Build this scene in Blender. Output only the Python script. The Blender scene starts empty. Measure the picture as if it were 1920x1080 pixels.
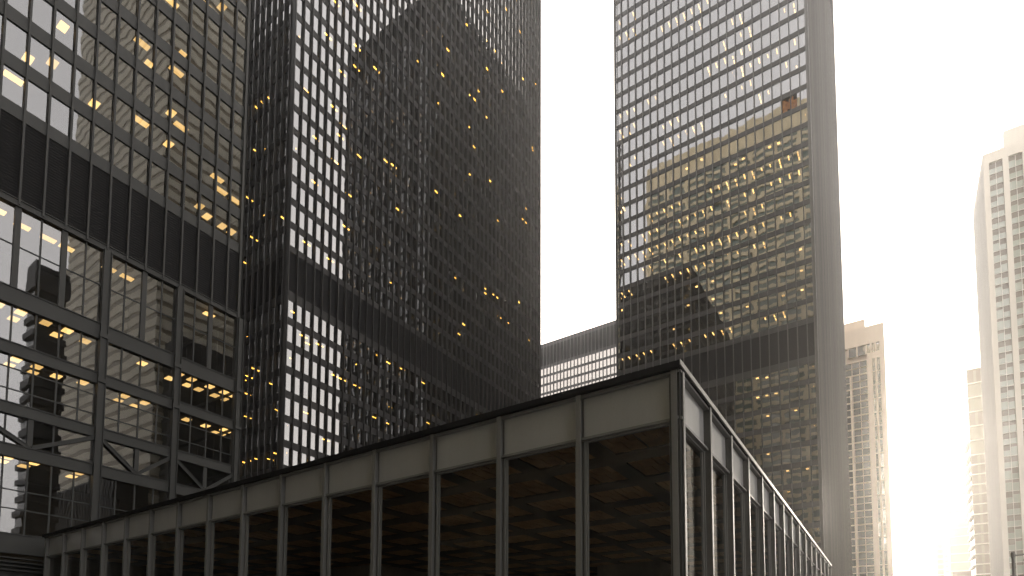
import bpy, math, random
import numpy as np
from mathutils import Vector, Matrix

# ------------------------------------------------------------------ camera, sky, sun, exposure
scene = bpy.context.scene
col = scene.collection
W, H = 1920.0, 1080.0
F_PX, PX, PY = 1112.97, 912.68, 1152.52
YAW, PITCH, ROLL = 0.6069, 0.0660, 0.0067
CAM = Vector((5.2153, -16.8095, 1.70))


def cam_axes():
    cy, sy, cp, sp = math.cos(YAW), math.sin(YAW), math.cos(PITCH), math.sin(PITCH)
    f = Vector((-sy * cp, cy * cp, sp))
    r = Vector((cy, sy, 0.0))
    u = r.cross(f)
    cr, sr = math.cos(ROLL), math.sin(ROLL)
    return cr * r + sr * u, -sr * r + cr * u, f


AX_R, AX_U, AX_F = cam_axes()
cam_data = bpy.data.cameras.new('camera')
cam = bpy.data.objects.new('camera', cam_data)
col.objects.link(cam)
scene.camera = cam
cam.matrix_world = Matrix(((AX_R.x, AX_U.x, -AX_F.x, CAM.x), (AX_R.y, AX_U.y, -AX_F.y, CAM.y),
                           (AX_R.z, AX_U.z, -AX_F.z, CAM.z), (0, 0, 0, 1)))
cam_data.sensor_width = 36.0
cam_data.lens = F_PX / W * 36.0
cam_data.shift_x = (W / 2 - PX) / W
cam_data.shift_y = (PY - H / 2) / W
cam_data.clip_start, cam_data.clip_end = 0.2, 6000.0

SUN_DIR = Vector((0.022, 1.0, 0.19)).normalized()      # towards the sun, low over the street ahead
SUN_EL = math.asin(SUN_DIR.z)
SUN_STRENGTH, SUN_ANGLE = 2.5, 10.0
SKY_STRENGTH, CLOUD = 0.10, 17.0
EXPOSURE = 0.8

world = bpy.data.worlds.new('World')
scene.world = world
world.use_nodes = True
nt = world.node_tree
for n in list(nt.nodes):
    nt.nodes.remove(n)
N = nt.nodes.new
out = N('ShaderNodeOutputWorld')
bg = N('ShaderNodeBackground')
sky = N('ShaderNodeTexSky')
sky.sky_type = 'NISHITA'
sky.sun_disc = False
sky.sun_elevation = SUN_EL
sky.sun_rotation = math.atan2(SUN_DIR.x, SUN_DIR.y)
sky.air_density, sky.dust_density = 1.0, 4.0
tc = N('ShaderNodeTexCoord')
dot = N('ShaderNodeVectorMath'); dot.operation = 'DOT_PRODUCT'
dot.inputs[1].default_value = SUN_DIR
nt.links.new(tc.outputs['Generated'], dot.inputs[0])
glow = N('ShaderNodeMapRange')                         # cloud layer brighter and warmer round the hidden sun
glow.inputs[1].default_value, glow.inputs[2].default_value = 0.45, 1.0
glow.inputs[3].default_value, glow.inputs[4].default_value = 0.0, 1.0
glow.interpolation_type = 'SMOOTHSTEP'
nt.links.new(dot.outputs['Value'], glow.inputs[0])
cl = N('ShaderNodeTexNoise')
cl.inputs['Scale'].default_value = 2.2
cl.inputs['Detail'].default_value = 4.0
nt.links.new(tc.outputs['Generated'], cl.inputs['Vector'])
clr = N('ShaderNodeMapRange')
clr.inputs[1].default_value, clr.inputs[2].default_value = 0.3, 0.7
clr.inputs[3].default_value, clr.inputs[4].default_value = 0.88, 1.1
nt.links.new(cl.outputs['Fac'], clr.inputs[0])
cmix = N('ShaderNodeMix'); cmix.data_type = 'RGBA'
cmix.inputs['A'].default_value = (CLOUD, CLOUD * 0.965, CLOUD * 0.955, 1)
cmix.inputs['B'].default_value = (CLOUD * 2.0, CLOUD * 1.84, CLOUD * 1.66, 1)
nt.links.new(glow.outputs[0], cmix.inputs['Factor'])
cmul = N('ShaderNodeVectorMath'); cmul.operation = 'SCALE'
nt.links.new(cmix.outputs['Result'], cmul.inputs[0])
nt.links.new(clr.outputs[0], cmul.inputs['Scale'])
smix = N('ShaderNodeMix'); smix.data_type = 'RGBA'
smix.inputs['Factor'].default_value = 0.9             # nine tenths overcast
nt.links.new(sky.outputs[0], smix.inputs['A'])
nt.links.new(cmul.outputs[0], smix.inputs['B'])
bg.inputs['Strength'].default_value = SKY_STRENGTH
nt.links.new(smix.outputs['Result'], bg.inputs['Color'])
nt.links.new(bg.outputs[0], out.inputs['Surface'])

sun_data = bpy.data.lights.new('sun', 'SUN')
sun_data.energy, sun_data.angle, sun_data.color = SUN_STRENGTH, math.radians(SUN_ANGLE), (1.0, 0.90, 0.77)
sun = bpy.data.objects.new('sun', sun_data)
col.objects.link(sun)
sun.rotation_euler = (-SUN_DIR).to_track_quat('-Z', 'Y').to_euler()
sun.location = (0, 0, 300)

vs = scene.view_settings
vs.view_transform, vs.look, vs.exposure, vs.gamma = 'Standard', 'None', EXPOSURE, 1.0
vs.use_curve_mapping = False
cy_ = scene.cycles
cy_.use_denoising = True
cy_.max_bounces, cy_.diffuse_bounces, cy_.glossy_bounces = 8, 3, 4
cy_.transmission_bounces, cy_.transparent_max_bounces, cy_.volume_bounces = 4, 10, 1
cy_.caustics_reflective = cy_.caustics_refractive = False
cy_.sample_clamp_indirect = 8.0
scene.render.engine = 'CYCLES'
rnd = random.Random(7)


def pix(p):
    d = Vector(p) - CAM
    z = d.dot(AX_F)
    if z < 0.5:
        return None
    return PX + F_PX * d.dot(AX_R) / z, PY - F_PX * d.dot(AX_U) / z


def screen_area(pts):
    q = [pix(p) for p in pts]
    if any(a is None for a in q):
        return 0.0
    cx, cyy = sum(a[0] for a in q) / len(q), sum(a[1] for a in q) / len(q)
    if not (-20 < cx < W + 20 and -20 < cyy < H + 20):
        return 0.0
    s = 0.0
    for i in range(len(q)):
        x0, y0 = q[i]
        x1, y1 = q[(i + 1) % len(q)]
        s += x0 * y1 - x1 * y0
    return abs(s) / 2


# ------------------------------------------------------------------ materials
def mat(name):
    m = bpy.data.materials.new(name)
    m.use_nodes = True
    t = m.node_tree
    for n in list(t.nodes):
        t.nodes.remove(n)
    o = t.nodes.new('ShaderNodeOutputMaterial')
    return m, t, o


def noise(t, scale, detail=3.0, vec=None, rough=0.55):
    n = t.nodes.new('ShaderNodeTexNoise')
    n.inputs['Scale'].default_value = scale
    n.inputs['Detail'].default_value = detail
    n.inputs['Roughness'].default_value = rough
    if vec is not None:
        t.links.new(vec, n.inputs['Vector'])
    return n


def solid(name, color, rough=0.6, var=0.25, scale=0.6, metallic=0.0, spec=0.5, streak=True, bump=0.0, zs=0.12, each=0.0):
    """Painted or stone surface: base colour with weather streaks and a little variation."""
    m, t, o = mat(name)
    b = t.nodes.new('ShaderNodeBsdfPrincipled')
    b.inputs['Roughness'].default_value = rough
    b.inputs['Metallic'].default_value = metallic
    b.inputs['Specular IOR Level'].default_value = spec
    g = t.nodes.new('ShaderNodeNewGeometry')
    mp = t.nodes.new('ShaderNodeMapping')
    mp.inputs['Scale'].default_value = (1, 1, zs if streak else 1)
    t.links.new(g.outputs['Position'], mp.inputs['Vector'])
    n1 = noise(t, scale, 5.0, mp.outputs[0], 0.65)
    n2 = noise(t, scale * 14, 3.0, g.outputs['Position'], 0.6)
    ad = t.nodes.new('ShaderNodeMath'); ad.operation = 'ADD'
    t.links.new(n1.outputs['Fac'], ad.inputs[0])
    mu = t.nodes.new('ShaderNodeMath'); mu.operation = 'MULTIPLY'; mu.inputs[1].default_value = 0.35
    t.links.new(n2.outputs['Fac'], mu.inputs[0])
    t.links.new(mu.outputs[0], ad.inputs[1])
    r = t.nodes.new('ShaderNodeMapRange')
    r.inputs[1].default_value, r.inputs[2].default_value = 0.4, 0.95
    r.inputs[3].default_value, r.inputs[4].default_value = 1 - var, 1 + var
    t.links.new(ad.outputs[0], r.inputs[0])
    s = t.nodes.new('ShaderNodeVectorMath'); s.operation = 'SCALE'
    s.inputs[0].default_value = color
    t.links.new(r.outputs[0], s.inputs['Scale'])
    if each:                                           # every piece was painted and has weathered a little differently
        oi = t.nodes.new('ShaderNodeObjectInfo')
        ad2 = t.nodes.new('ShaderNodeMath'); ad2.operation = 'ADD'
        t.links.new(g.outputs['Random Per Island'], ad2.inputs[0]); t.links.new(oi.outputs['Random'], ad2.inputs[1])
        wn = t.nodes.new('ShaderNodeTexWhiteNoise'); wn.noise_dimensions = '1D'
        t.links.new(ad2.outputs[0], wn.inputs['W'])
        r2_ = t.nodes.new('ShaderNodeMapRange')
        r2_.inputs[3].default_value, r2_.inputs[4].default_value = 1 - each, 1 + each
        t.links.new(wn.outputs['Value'], r2_.inputs[0])
        m2 = t.nodes.new('ShaderNodeMath'); m2.operation = 'MULTIPLY'
        t.links.new(r.outputs[0], m2.inputs[0]); t.links.new(r2_.outputs[0], m2.inputs[1])
        t.links.new(m2.outputs[0], s.inputs['Scale'])
    t.links.new(s.outputs[0], b.inputs['Base Color'])
    rr = t.nodes.new('ShaderNodeMapRange')
    rr.inputs[3].default_value, rr.inputs[4].default_value = max(0.05, rough - 0.12), min(1, rough + 0.12)
    t.links.new(n2.outputs['Fac'], rr.inputs[0])
    t.links.new(rr.outputs[0], b.inputs['Roughness'])
    if bump:
        bp = t.nodes.new('ShaderNodeBump')
        bp.inputs['Strength'].default_value = bump
        bp.inputs['Distance'].default_value = 0.02
        t.links.new(n2.outputs['Fac'], bp.inputs['Height'])
        t.links.new(bp.outputs[0], b.inputs['Normal'])
    t.links.new(b.outputs[0], o.inputs['Surface'])
    return m


def glass(name, ior, tint, wobble=0.008, pillow=0.006, tilt=0.004, refl=(1, 1, 1), wave=0.55, opaque=None):
    """Tinted architectural glass: mirror reflection by Fresnel over a see-through tinted pane. Each pane is a
    little bowed, tilted and rippled of its own, as real sheets of glass are."""
    m, t, o = mat(name)
    L = t.links.new
    g = t.nodes.new('ShaderNodeNewGeometry')
    oi = t.nodes.new('ShaderNodeObjectInfo')
    ad = t.nodes.new('ShaderNodeMath'); ad.operation = 'ADD'
    L(g.outputs['Random Per Island'], ad.inputs[0]); L(oi.outputs['Random'], ad.inputs[1])
    wn = t.nodes.new('ShaderNodeTexWhiteNoise'); wn.noise_dimensions = '1D'
    L(ad.outputs[0], wn.inputs['W'])
    off = t.nodes.new('ShaderNodeVectorMath'); off.operation = 'SCALE'
    off.inputs['Scale'].default_value = 60.0
    L(wn.outputs['Color'], off.inputs[0])
    pos = t.nodes.new('ShaderNodeVectorMath'); pos.operation = 'ADD'
    L(g.outputs['Position'], pos.inputs[0]); L(off.outputs[0], pos.inputs[1])
    nz = noise(t, wave, 1.5, pos.outputs[0], 0.5)
    c = t.nodes.new('ShaderNodeVectorMath'); c.operation = 'SUBTRACT'
    c.inputs[1].default_value = (0.5, 0.5, 0.5)
    L(nz.outputs['Color'], c.inputs[0])
    cs = t.nodes.new('ShaderNodeVectorMath'); cs.operation = 'SCALE'
    cs.inputs['Scale'].default_value = wobble * 2
    L(c.outputs[0], cs.inputs[0])
    tl = t.nodes.new('ShaderNodeVectorMath'); tl.operation = 'SUBTRACT'
    tl.inputs[1].default_value = (0.5, 0.5, 0.5)
    L(wn.outputs['Color'], tl.inputs[0])
    ts = t.nodes.new('ShaderNodeVectorMath'); ts.operation = 'SCALE'
    ts.inputs['Scale'].default_value = tilt * 2
    L(tl.outputs[0], ts.inputs[0])
    # bow of the pane, from its own 0..1 coordinates
    uv = t.nodes.new('ShaderNodeUVMap'); uv.uv_map = 'pane'
    sep = t.nodes.new('ShaderNodeSeparateXYZ')
    L(uv.outputs[0], sep.inputs[0])
    tang = t.nodes.new('ShaderNodeVectorMath'); tang.operation = 'CROSS_PRODUCT'
    tang.inputs[1].default_value = (0, 0, 1)
    L(g.outputs['True Normal'], tang.inputs[0])
    def centred(sock):
        q = t.nodes.new('ShaderNodeMath'); q.operation = 'MULTIPLY_ADD'
        q.inputs[1].default_value, q.inputs[2].default_value = 2.0, -1.0
        L(sock, q.inputs[0])
        q3 = t.nodes.new('ShaderNodeMath'); q3.operation = 'POWER'
        ab = t.nodes.new('ShaderNodeMath'); ab.operation = 'ABSOLUTE'
        L(q.outputs[0], ab.inputs[0]); L(ab.outputs[0], q3.inputs[0]); q3.inputs[1].default_value = 2.0
        mm = t.nodes.new('ShaderNodeMath'); mm.operation = 'MULTIPLY'
        L(q3.outputs[0], mm.inputs[0]); L(q.outputs[0], mm.inputs[1])
        return mm.outputs[0]
    bow = t.nodes.new('ShaderNodeMath'); bow.operation = 'MULTIPLY_ADD'
    bow.inputs[1].default_value, bow.inputs[2].default_value = 2 * pillow, -0.6 * pillow
    L(wn.outputs['Value'], bow.inputs[0])
    def scaled(vec_sock, vec_const, f):
        mm = t.nodes.new('ShaderNodeMath'); mm.operation = 'MULTIPLY'
        L(f, mm.inputs[0]); L(bow.outputs[0], mm.inputs[1])
        v = t.nodes.new('ShaderNodeVectorMath'); v.operation = 'SCALE'
        if vec_sock is not None:
            L(vec_sock, v.inputs[0])
        else:
            v.inputs[0].default_value = vec_const
        L(mm.outputs[0], v.inputs['Scale'])
        return v.outputs[0]
    acc = g.outputs['Normal']
    for term in (cs.outputs[0], ts.outputs[0], scaled(tang.outputs[0], None, centred(sep.outputs['X'])),
                 scaled(None, (0, 0, 1), centred(sep.outputs['Y']))):
        a = t.nodes.new('ShaderNodeVectorMath'); a.operation = 'ADD'
        L(acc, a.inputs[0]); L(term, a.inputs[1])
        acc = a.outputs[0]
    nm = t.nodes.new('ShaderNodeVectorMath'); nm.operation = 'NORMALIZE'
    L(acc, nm.inputs[0])
    gl = t.nodes.new('ShaderNodeBsdfGlossy')
    gl.inputs['Roughness'].default_value = 0.012
    gl.inputs['Color'].default_value = (*refl, 1)
    L(nm.outputs[0], gl.inputs['Normal'])
    fr = t.nodes.new('ShaderNodeFresnel'); fr.inputs['IOR'].default_value = ior
    if opaque is None:
        tr = t.nodes.new('ShaderNodeBsdfTransparent'); tr.inputs['Color'].default_value = (*tint, 1)
    else:
        tr = t.nodes.new('ShaderNodeBsdfDiffuse'); tr.inputs['Color'].default_value = (*tint, 1)
    mx = t.nodes.new('ShaderNodeMixShader')
    L(fr.outputs[0], mx.inputs[0]); L(tr.outputs[0], mx.inputs[1]); L(gl.outputs[0], mx.inputs[2])
    L(mx.outputs[0], o.inputs['Surface'])
    return m


def lamp(name, color, strength, var=0.35):
    m, t, o = mat(name)
    e = t.nodes.new('ShaderNodeEmission')
    e.inputs['Color'].default_value = (*color, 1)
    g = t.nodes.new('ShaderNodeNewGeometry')
    oi = t.nodes.new('ShaderNodeObjectInfo')
    ad = t.nodes.new('ShaderNodeMath'); ad.operation = 'ADD'
    t.links.new(g.outputs['Random Per Island'], ad.inputs[0]); t.links.new(oi.outputs['Random'], ad.inputs[1])
    wn = t.nodes.new('ShaderNodeTexWhiteNoise'); wn.noise_dimensions = '1D'
    t.links.new(ad.outputs[0], wn.inputs['W'])
    r = t.nodes.new('ShaderNodeMapRange')
    r.inputs[3].default_value, r.inputs[4].default_value = strength * (1 - var), strength * (1 + var)
    t.links.new(wn.outputs['Value'], r.inputs[0])
    t.links.new(r.outputs[0], e.inputs['Strength'])
    t.links.new(e.outputs[0], o.inputs['Surface'])
    try:
        m.cycles.emission_sampling = 'NONE'
    except Exception:
        pass
    return m


def louvre(name, color, pitch=0.16, axis='Z'):
    """Dark metal louvres of a plant floor."""
    m, t, o = mat(name)
    b = t.nodes.new('ShaderNodeBsdfPrincipled')
    b.inputs['Base Color'].default_value = (*color, 1)
    b.inputs['Roughness'].default_value = 0.8
    b.inputs['Specular IOR Level'].default_value = 0.12
    g = t.nodes.new('ShaderNodeNewGeometry')
    sp = t.nodes.new('ShaderNodeSeparateXYZ')
    t.links.new(g.outputs['Position'], sp.inputs[0])
    mu = t.nodes.new('ShaderNodeMath'); mu.operation = 'MULTIPLY'; mu.inputs[1].default_value = 2 * math.pi / pitch
    t.links.new(sp.outputs[axis], mu.inputs[0])
    si = t.nodes.new('ShaderNodeMath'); si.operation = 'SINE'
    t.links.new(mu.outputs[0], si.inputs[0])
    bp = t.nodes.new('ShaderNodeBump')
    bp.inputs['Strength'].default_value = 0.3
    bp.inputs['Distance'].default_value = 0.02
    t.links.new(si.outputs[0], bp.inputs['Height'])
    t.links.new(bp.outputs[0], b.inputs['Normal'])
    t.links.new(b.outputs[0], o.inputs['Surface'])
    return m


M = {
    'steel': solid('dark_painted_steel', (0.098, 0.098, 0.094), 0.42, 0.25, 0.7, spec=0.6),
    'steel_tower': solid('tower_painted_steel', (0.030, 0.028, 0.0275), 0.5, 0.3, 0.35, spec=0.4),
    'steel_mid': solid('middle_tower_steel', (0.025, 0.0235, 0.023), 0.55, 0.3, 0.35, spec=0.22),
    'steel_fin': solid('fin_painted_steel', (0.015, 0.014, 0.0132), 0.5, 0.7, 0.55, spec=0.3, zs=0.008, each=0.5),
    'steel_fin_lit': solid('lit_fin_painted_steel', (0.026, 0.0238, 0.021), 0.4, 0.8, 0.6, spec=0.75, zs=0.006, each=0.9),  # lighter copy of the fin steel: grazing sky light put into the colour
    'steel_green': solid('greenish_painted_steel', (0.0165, 0.0172, 0.0157), 0.5, 0.25, 0.5, spec=0.3),
    'panel': solid('fascia_panel_paint', (0.205, 0.206, 0.201), 0.33, 0.13, 0.9, bump=0.1, spec=1.0),
    'roof_black': solid('black_roof_edge', (0.006, 0.006, 0.0065), 0.8, 0.2, 0.7, spec=0.12),
    'flashing': solid('metal_roof_flashing', (0.18, 0.172, 0.16), 0.42, 0.35, 1.2, metallic=0.5),
    'louvre': louvre('plant_louvre', (0.006, 0.006, 0.0065), 0.22),
    'ceiling': solid('office_ceiling', (0.055, 0.05, 0.04), 0.85, 0.15, 0.5, streak=False),
    'core': solid('office_core_wall', (0.05, 0.045, 0.038), 0.85, 0.4, 0.25, streak=False),
    'blind': solid('window_blind', (0.35, 0.32, 0.25), 0.9, 0.2, 0.8),
    'glass_tower': glass('tower_glass', 2.45, (0.26, 0.215, 0.15), 0.0045, 0.0035, 0.0016),
    'glass_flat': glass('calm_tower_glass', 2.5, (0.15, 0.125, 0.085), 0.003, 0.0025, 0.0012),
    'glass_far': glass('far_tower_glass', 3.8, (0.25, 0.22, 0.16), 0.003, 0.0025, 0.0015, refl=(1.0, 0.93, 0.85)),
    'glass_left': glass('bronze_office_glass', 2.25, (0.42, 0.36, 0.25), 0.0024, 0.0016, 0.0010, wave=0.8),
    'glass_dull': glass('dulled_tower_glass', 1.15, (0.20, 0.17, 0.12), 0.003, 0.0025, 0.0015),  # tower glass made darker and less reflective to keep its mirror image dark
    'glass_pavilion': glass('pavilion_glass', 1.3, (0.70, 0.66, 0.60), 0.002, 0.001, 0.001, wave=0.3),
    'glass_street': glass('street_side_glass', 1.6, (0.60, 0.56, 0.50), 0.002, 0.001, 0.001, wave=0.3),
    'lamp': lamp('fluorescent_ceiling_light', (1.0, 0.70, 0.30), 4.5),
    'lamp_yellow': lamp('yellow_ceiling_light', (1.0, 0.62, 0.13), 15.0),
    'lamp_left': lamp('office_ceiling_panel', (1.0, 0.72, 0.34), 1.7),
    'pav_panel': solid('brown_ceiling_panel', (0.29, 0.185, 0.10), 0.7, 0.35, 2.0, streak=False),
    'pav_beam': solid('black_ceiling_beam', (0.075, 0.071, 0.068), 0.8, 0.2, 1.0),
    'granite': solid('grey_granite', (0.20, 0.19, 0.18), 0.5, 0.2, 2.0, streak=False),
    'stone_pale': solid('pale_limestone', (0.58, 0.55, 0.46), 0.8, 0.14, 0.25),
    'stone_buff': solid('buff_stone', (0.40, 0.35, 0.245), 0.8, 0.14, 0.25),
    'stone_pink': solid('pinkish_granite', (0.56, 0.46, 0.36), 0.7, 0.10, 0.25),
    'concrete': solid('light_concrete', (0.60, 0.565, 0.51), 0.8, 0.10, 0.3),
    'white_metal': solid('white_cladding', (0.62, 0.60, 0.56), 0.5, 0.08, 0.3),
    'window_dark': glass('dark_window', 1.5, (0.03, 0.033, 0.03), 0.006, 0.004, 0.003, opaque=True),
    'window_brown': glass('brown_window', 1.22, (0.25, 0.21, 0.15), 0.004, 0.003, 0.003, opaque=True),
    'window_slate': glass('slate_window', 1.35, (0.17, 0.15, 0.13), 0.006, 0.004, 0.003, opaque=True),
    'window_grey': glass('grey_green_glass', 1.4, (0.22, 0.22, 0.18), 0.006, 0.004, 0.003, opaque=True),
    'window_teal': glass('teal_window', 1.6, (0.025, 0.055, 0.05), 0.004, 0.003, 0.002, opaque=True),
    'window_pale': glass('pale_spandrel_glass', 1.7, (0.30, 0.33, 0.29), 0.006, 0.004, 0.003, opaque=True),
    'window_mirror': glass('mirror_window', 2.6, (0.04, 0.04, 0.035), 0.012, 0.010, 0.004, opaque=True),
    'asphalt': solid('asphalt', (0.05, 0.05, 0.05), 0.85, 0.25, 0.4, streak=False),
    'paving': solid('concrete_paving', (0.28, 0.27, 0.25), 0.85, 0.15, 0.6, streak=False),
    'marking': solid('road_paint', (0.7, 0.68, 0.6), 0.7, 0.2, 2.0, streak=False),
    'post': solid('grey_post_paint', (0.10, 0.09, 0.08), 0.5, 0.2, 2.0),
    'timber': solid('orange_brown_timber', (0.30, 0.125, 0.035), 0.7, 0.65, 2.2, streak=False),
    'bark': solid('bark', (0.07, 0.055, 0.04), 0.9, 0.3, 3.0),
    'leaf': solid('leaf', (0.09, 0.10, 0.04), 0.7, 0.4, 3.0, streak=False),
}

# ------------------------------------------------------------------ mesh helpers


class MB:
    """Collects boxes, quads and tubes, and links them as ONE mesh object."""
    def __init__(self):
        self.v, self.f, self.uv = [], [], []

    def box(self, x0, x1, y0, y1, z0, z1):
        b = len(self.v)
        self.v += [(x0, y0, z0), (x1, y0, z0), (x1, y1, z0), (x0, y1, z0),
                   (x0, y0, z1), (x1, y0, z1), (x1, y1, z1), (x0, y1, z1)]
        self.f += [(b, b + 3, b + 2, b + 1), (b + 4, b + 5, b + 6, b + 7), (b, b + 1, b + 5, b + 4),
                   (b + 1, b + 2, b + 6, b + 5), (b + 2, b + 3, b + 7, b + 6), (b + 3, b, b + 4, b + 7)]

    def quad(self, p):
        b = len(self.v)
        self.v += [tuple(q) for q in p]
        self.f.append((b, b + 1, b + 2, b + 3))

    def bar(self, a, b_, w, d, side):
        """A square bar from A to B, W wide in the plane across SIDE, D deep along SIDE."""
        a, b_, side = Vector(a), Vector(b_), Vector(side).normalized()
        ax = (b_ - a).normalized()
        u = ax.cross(side).normalized() * (w / 2)
        s = side * (d / 2)
        i = len(self.v)
        for p in (a, b_):
            for k in (-u - s, u - s, u + s, -u + s):
                self.v.append(tuple(p + k))
        self.f += [(i, i + 1, i + 2, i + 3), (i + 7, i + 6, i + 5, i + 4)]
        for k in range(4):
            j = (k + 1) % 4
            self.f.append((i + k, i + 4 + k, i + 4 + j, i + j))

    def tube(self, pts, radii, n=8):
        i0 = len(self.v)
        for k, p in enumerate(pts):
            p = Vector(p)
            d = (Vector(pts[min(k + 1, len(pts) - 1)]) - Vector(pts[max(k - 1, 0)])).normalized()
            u = d.cross(Vector((0.31, 0.77, 0.55))).normalized()
            w = d.cross(u)
            for q in range(n):
                a = 2 * math.pi * q / n
                self.v.append(tuple(p + (u * math.cos(a) + w * math.sin(a)) * radii[k]))
        for k in range(len(pts) - 1):
            for q in range(n):
                a, b = i0 + k * n + q, i0 + k * n + (q + 1) % n
                self.f.append((a, b, b + n, a + n))
        self.f.append(tuple(i0 + q for q in reversed(range(n))))
        self.f.append(tuple(i0 + (len(pts) - 1) * n + q for q in range(n)))

    def build(self, name, m, parent=None, uv=False):
        me = bpy.data.meshes.new(name)
        off = wloc(parent) if parent is not None else Vector((0, 0, 0))
        a = np.array(self.v, dtype=float) - np.array(off) if self.v else np.zeros((0, 3))
        me.from_pydata(a.tolist(), [], self.f)
        me.materials.append(m)
        if uv:
            lay = me.uv_layers.new(name='pane')
            arr = np.tile(np.array([0, 0, 1, 0, 1, 1, 0, 1], dtype=np.float32), len(self.f))
            lay.data.foreach_set('uv', arr)
        me.update()
        return link(name, me, parent)


def link(name, me, parent=None, loc=None):
    o = bpy.data.objects.new(name, me)
    col.objects.link(o)
    if parent is not None:
        o.parent = parent
    if loc is not None:
        o.location = Vector(loc) - (wloc(parent) if parent is not None else Vector((0, 0, 0)))
    return o


def wloc(o):
    v = Vector((0, 0, 0))
    while o is not None:
        v += o.location
        o = o.parent
    return v


def thing(name, label, cat, loc, group=None):
    o = bpy.data.objects.new(name, None)
    o.empty_display_size = 1.0
    col.objects.link(o)
    o.location = loc
    o['label'], o['category'] = label, cat
    if group:
        o['group'] = group
    return o


def struct(name, mb, m):
    o = mb.build(name, m)
    o['kind'] = 'structure'
    return o


# A facade frame: o = corner at k 0, d = direction along, n = outward normal; P(s, out, z) -> world
class Face:
    def __init__(self, o, d, n):
        self.o, self.d, self.n = Vector(o), Vector(d), Vector(n)

    def P(self, s, out_, z):
        p = self.o + self.d * s + self.n * out_
        return Vector((p.x, p.y, z))

    def box(self, mb, s0, s1, o0, o1, z0, z1):
        a, b = self.P(s0, o0, z0), self.P(s1, o1, z1)
        mb.box(min(a.x, b.x), max(a.x, b.x), min(a.y, b.y), max(a.y, b.y), z0, z1)

    def pane(self, s0, s1, o, z0, z1):
        # counter-clockwise seen from outside
        p = [self.P(s0, o, z0), self.P(s1, o, z0), self.P(s1, o, z1), self.P(s0, o, z1)]
        nrm = (p[1] - p[0]).cross(p[3] - p[0])
        if nrm.dot(self.n) < 0:
            p = [p[1], p[0], p[3], p[2]]
        return p


def parts_and_rest(quads, name, m, parent, limit=100, uv=True, extra=None):
    """The LIMIT largest in the picture as parts of their own, the rest as one part of kind stuff."""
    order = sorted(range(len(quads)), key=lambda i: -screen_area(quads[i]))
    top, rest = order[:limit], order[limit:]
    cache = {}
    for i in top:
        q = quads[i]
        c = sum(q, Vector((0, 0, 0))) / 4
        key = tuple(round(x, 3) for p in q for x in (p - c))
        me = cache.get(key)
        if me is None:
            me = bpy.data.meshes.new(name)
            me.from_pydata([tuple(p - c) for p in q], [], [(0, 1, 2, 3)])
            me.materials.append(m)
            if uv:
                lay = me.uv_layers.new(name='pane')
                lay.data.foreach_set('uv', np.array([0, 0, 1, 0, 1, 1, 0, 1], dtype=np.float32))
            cache[key] = me
        o = link(name, me, parent, c)
        if extra:
            extra(o, q)
    if rest:
        mb = MB()
        for i in rest:
            mb.quad(quads[i])
        o = mb.build(name, m, parent, uv)
        if len(quads) > limit:
            o['kind'] = 'stuff'


def lights_and_rest(boxes, m, parent, limit=100, name='ceiling_light'):
    def q(b):
        x0, x1, y0, y1, z = b
        return [Vector((x0, y0, z)), Vector((x1, y0, z)), Vector((x1, y1, z)), Vector((x0, y1, z))]
    boxes = sorted(boxes, key=lambda b: -screen_area(q(b)))
    for b in boxes[:limit]:
        mb = MB(); mb.box(b[0], b[1], b[2], b[3], b[4] - 0.06, b[4])
        mb.build(name, m, parent)
    if len(boxes) > limit:
        mb = MB()
        for b in boxes[limit:]:
            mb.box(b[0], b[1], b[2], b[3], b[4] - 0.06, b[4])
        o = mb.build(name, m, parent)
        o['kind'] = 'stuff'


# ------------------------------------------------------------------ the ground
mb = MB(); mb.box(-900, 900, -900, 900, -0.5, 0.0); struct('ground', mb, M['paving'])
mb = MB(); mb.box(7.5, 23.5, -850, 850, -0.3, 0.004); mb.box(-850, 7.5, -40, -22, -0.3, 0.004)
mb.box(23.5, 850, -40, -22, -0.3, 0.004); struct('road', mb, M['asphalt'])
mb = MB()
for k in range(-40, 80):
    mb.box(15.4, 15.55, k * 9.0, k * 9.0 + 3.5, 0.004, 0.008)
for xx in (7.9, 23.0):
    mb.box(xx, xx + 0.12, -21, 600, 0.004, 0.008)
struct('road_markings', mb, M['marking'])
mb = MB(); mb.box(0.6, 7.3, -21.8, 600, 0.0, 0.13); struct('pavement', mb, M['paving'])
mb = MB(); mb.box(23.7, 29.5, -21.8, 600, 0.0, 0.13); struct('pavement', mb, M['paving'])
mb = MB(); mb.box(7.3, 7.49, -21.8, 600, 0.0, 0.14); mb.box(23.51, 23.7, -21.8, 600, 0.0, 0.14)
struct('kerb', mb, M['granite'])

# ------------------------------------------------------------------ curtain-walled towers on one five-foot module
MOD = 1.524


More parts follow.
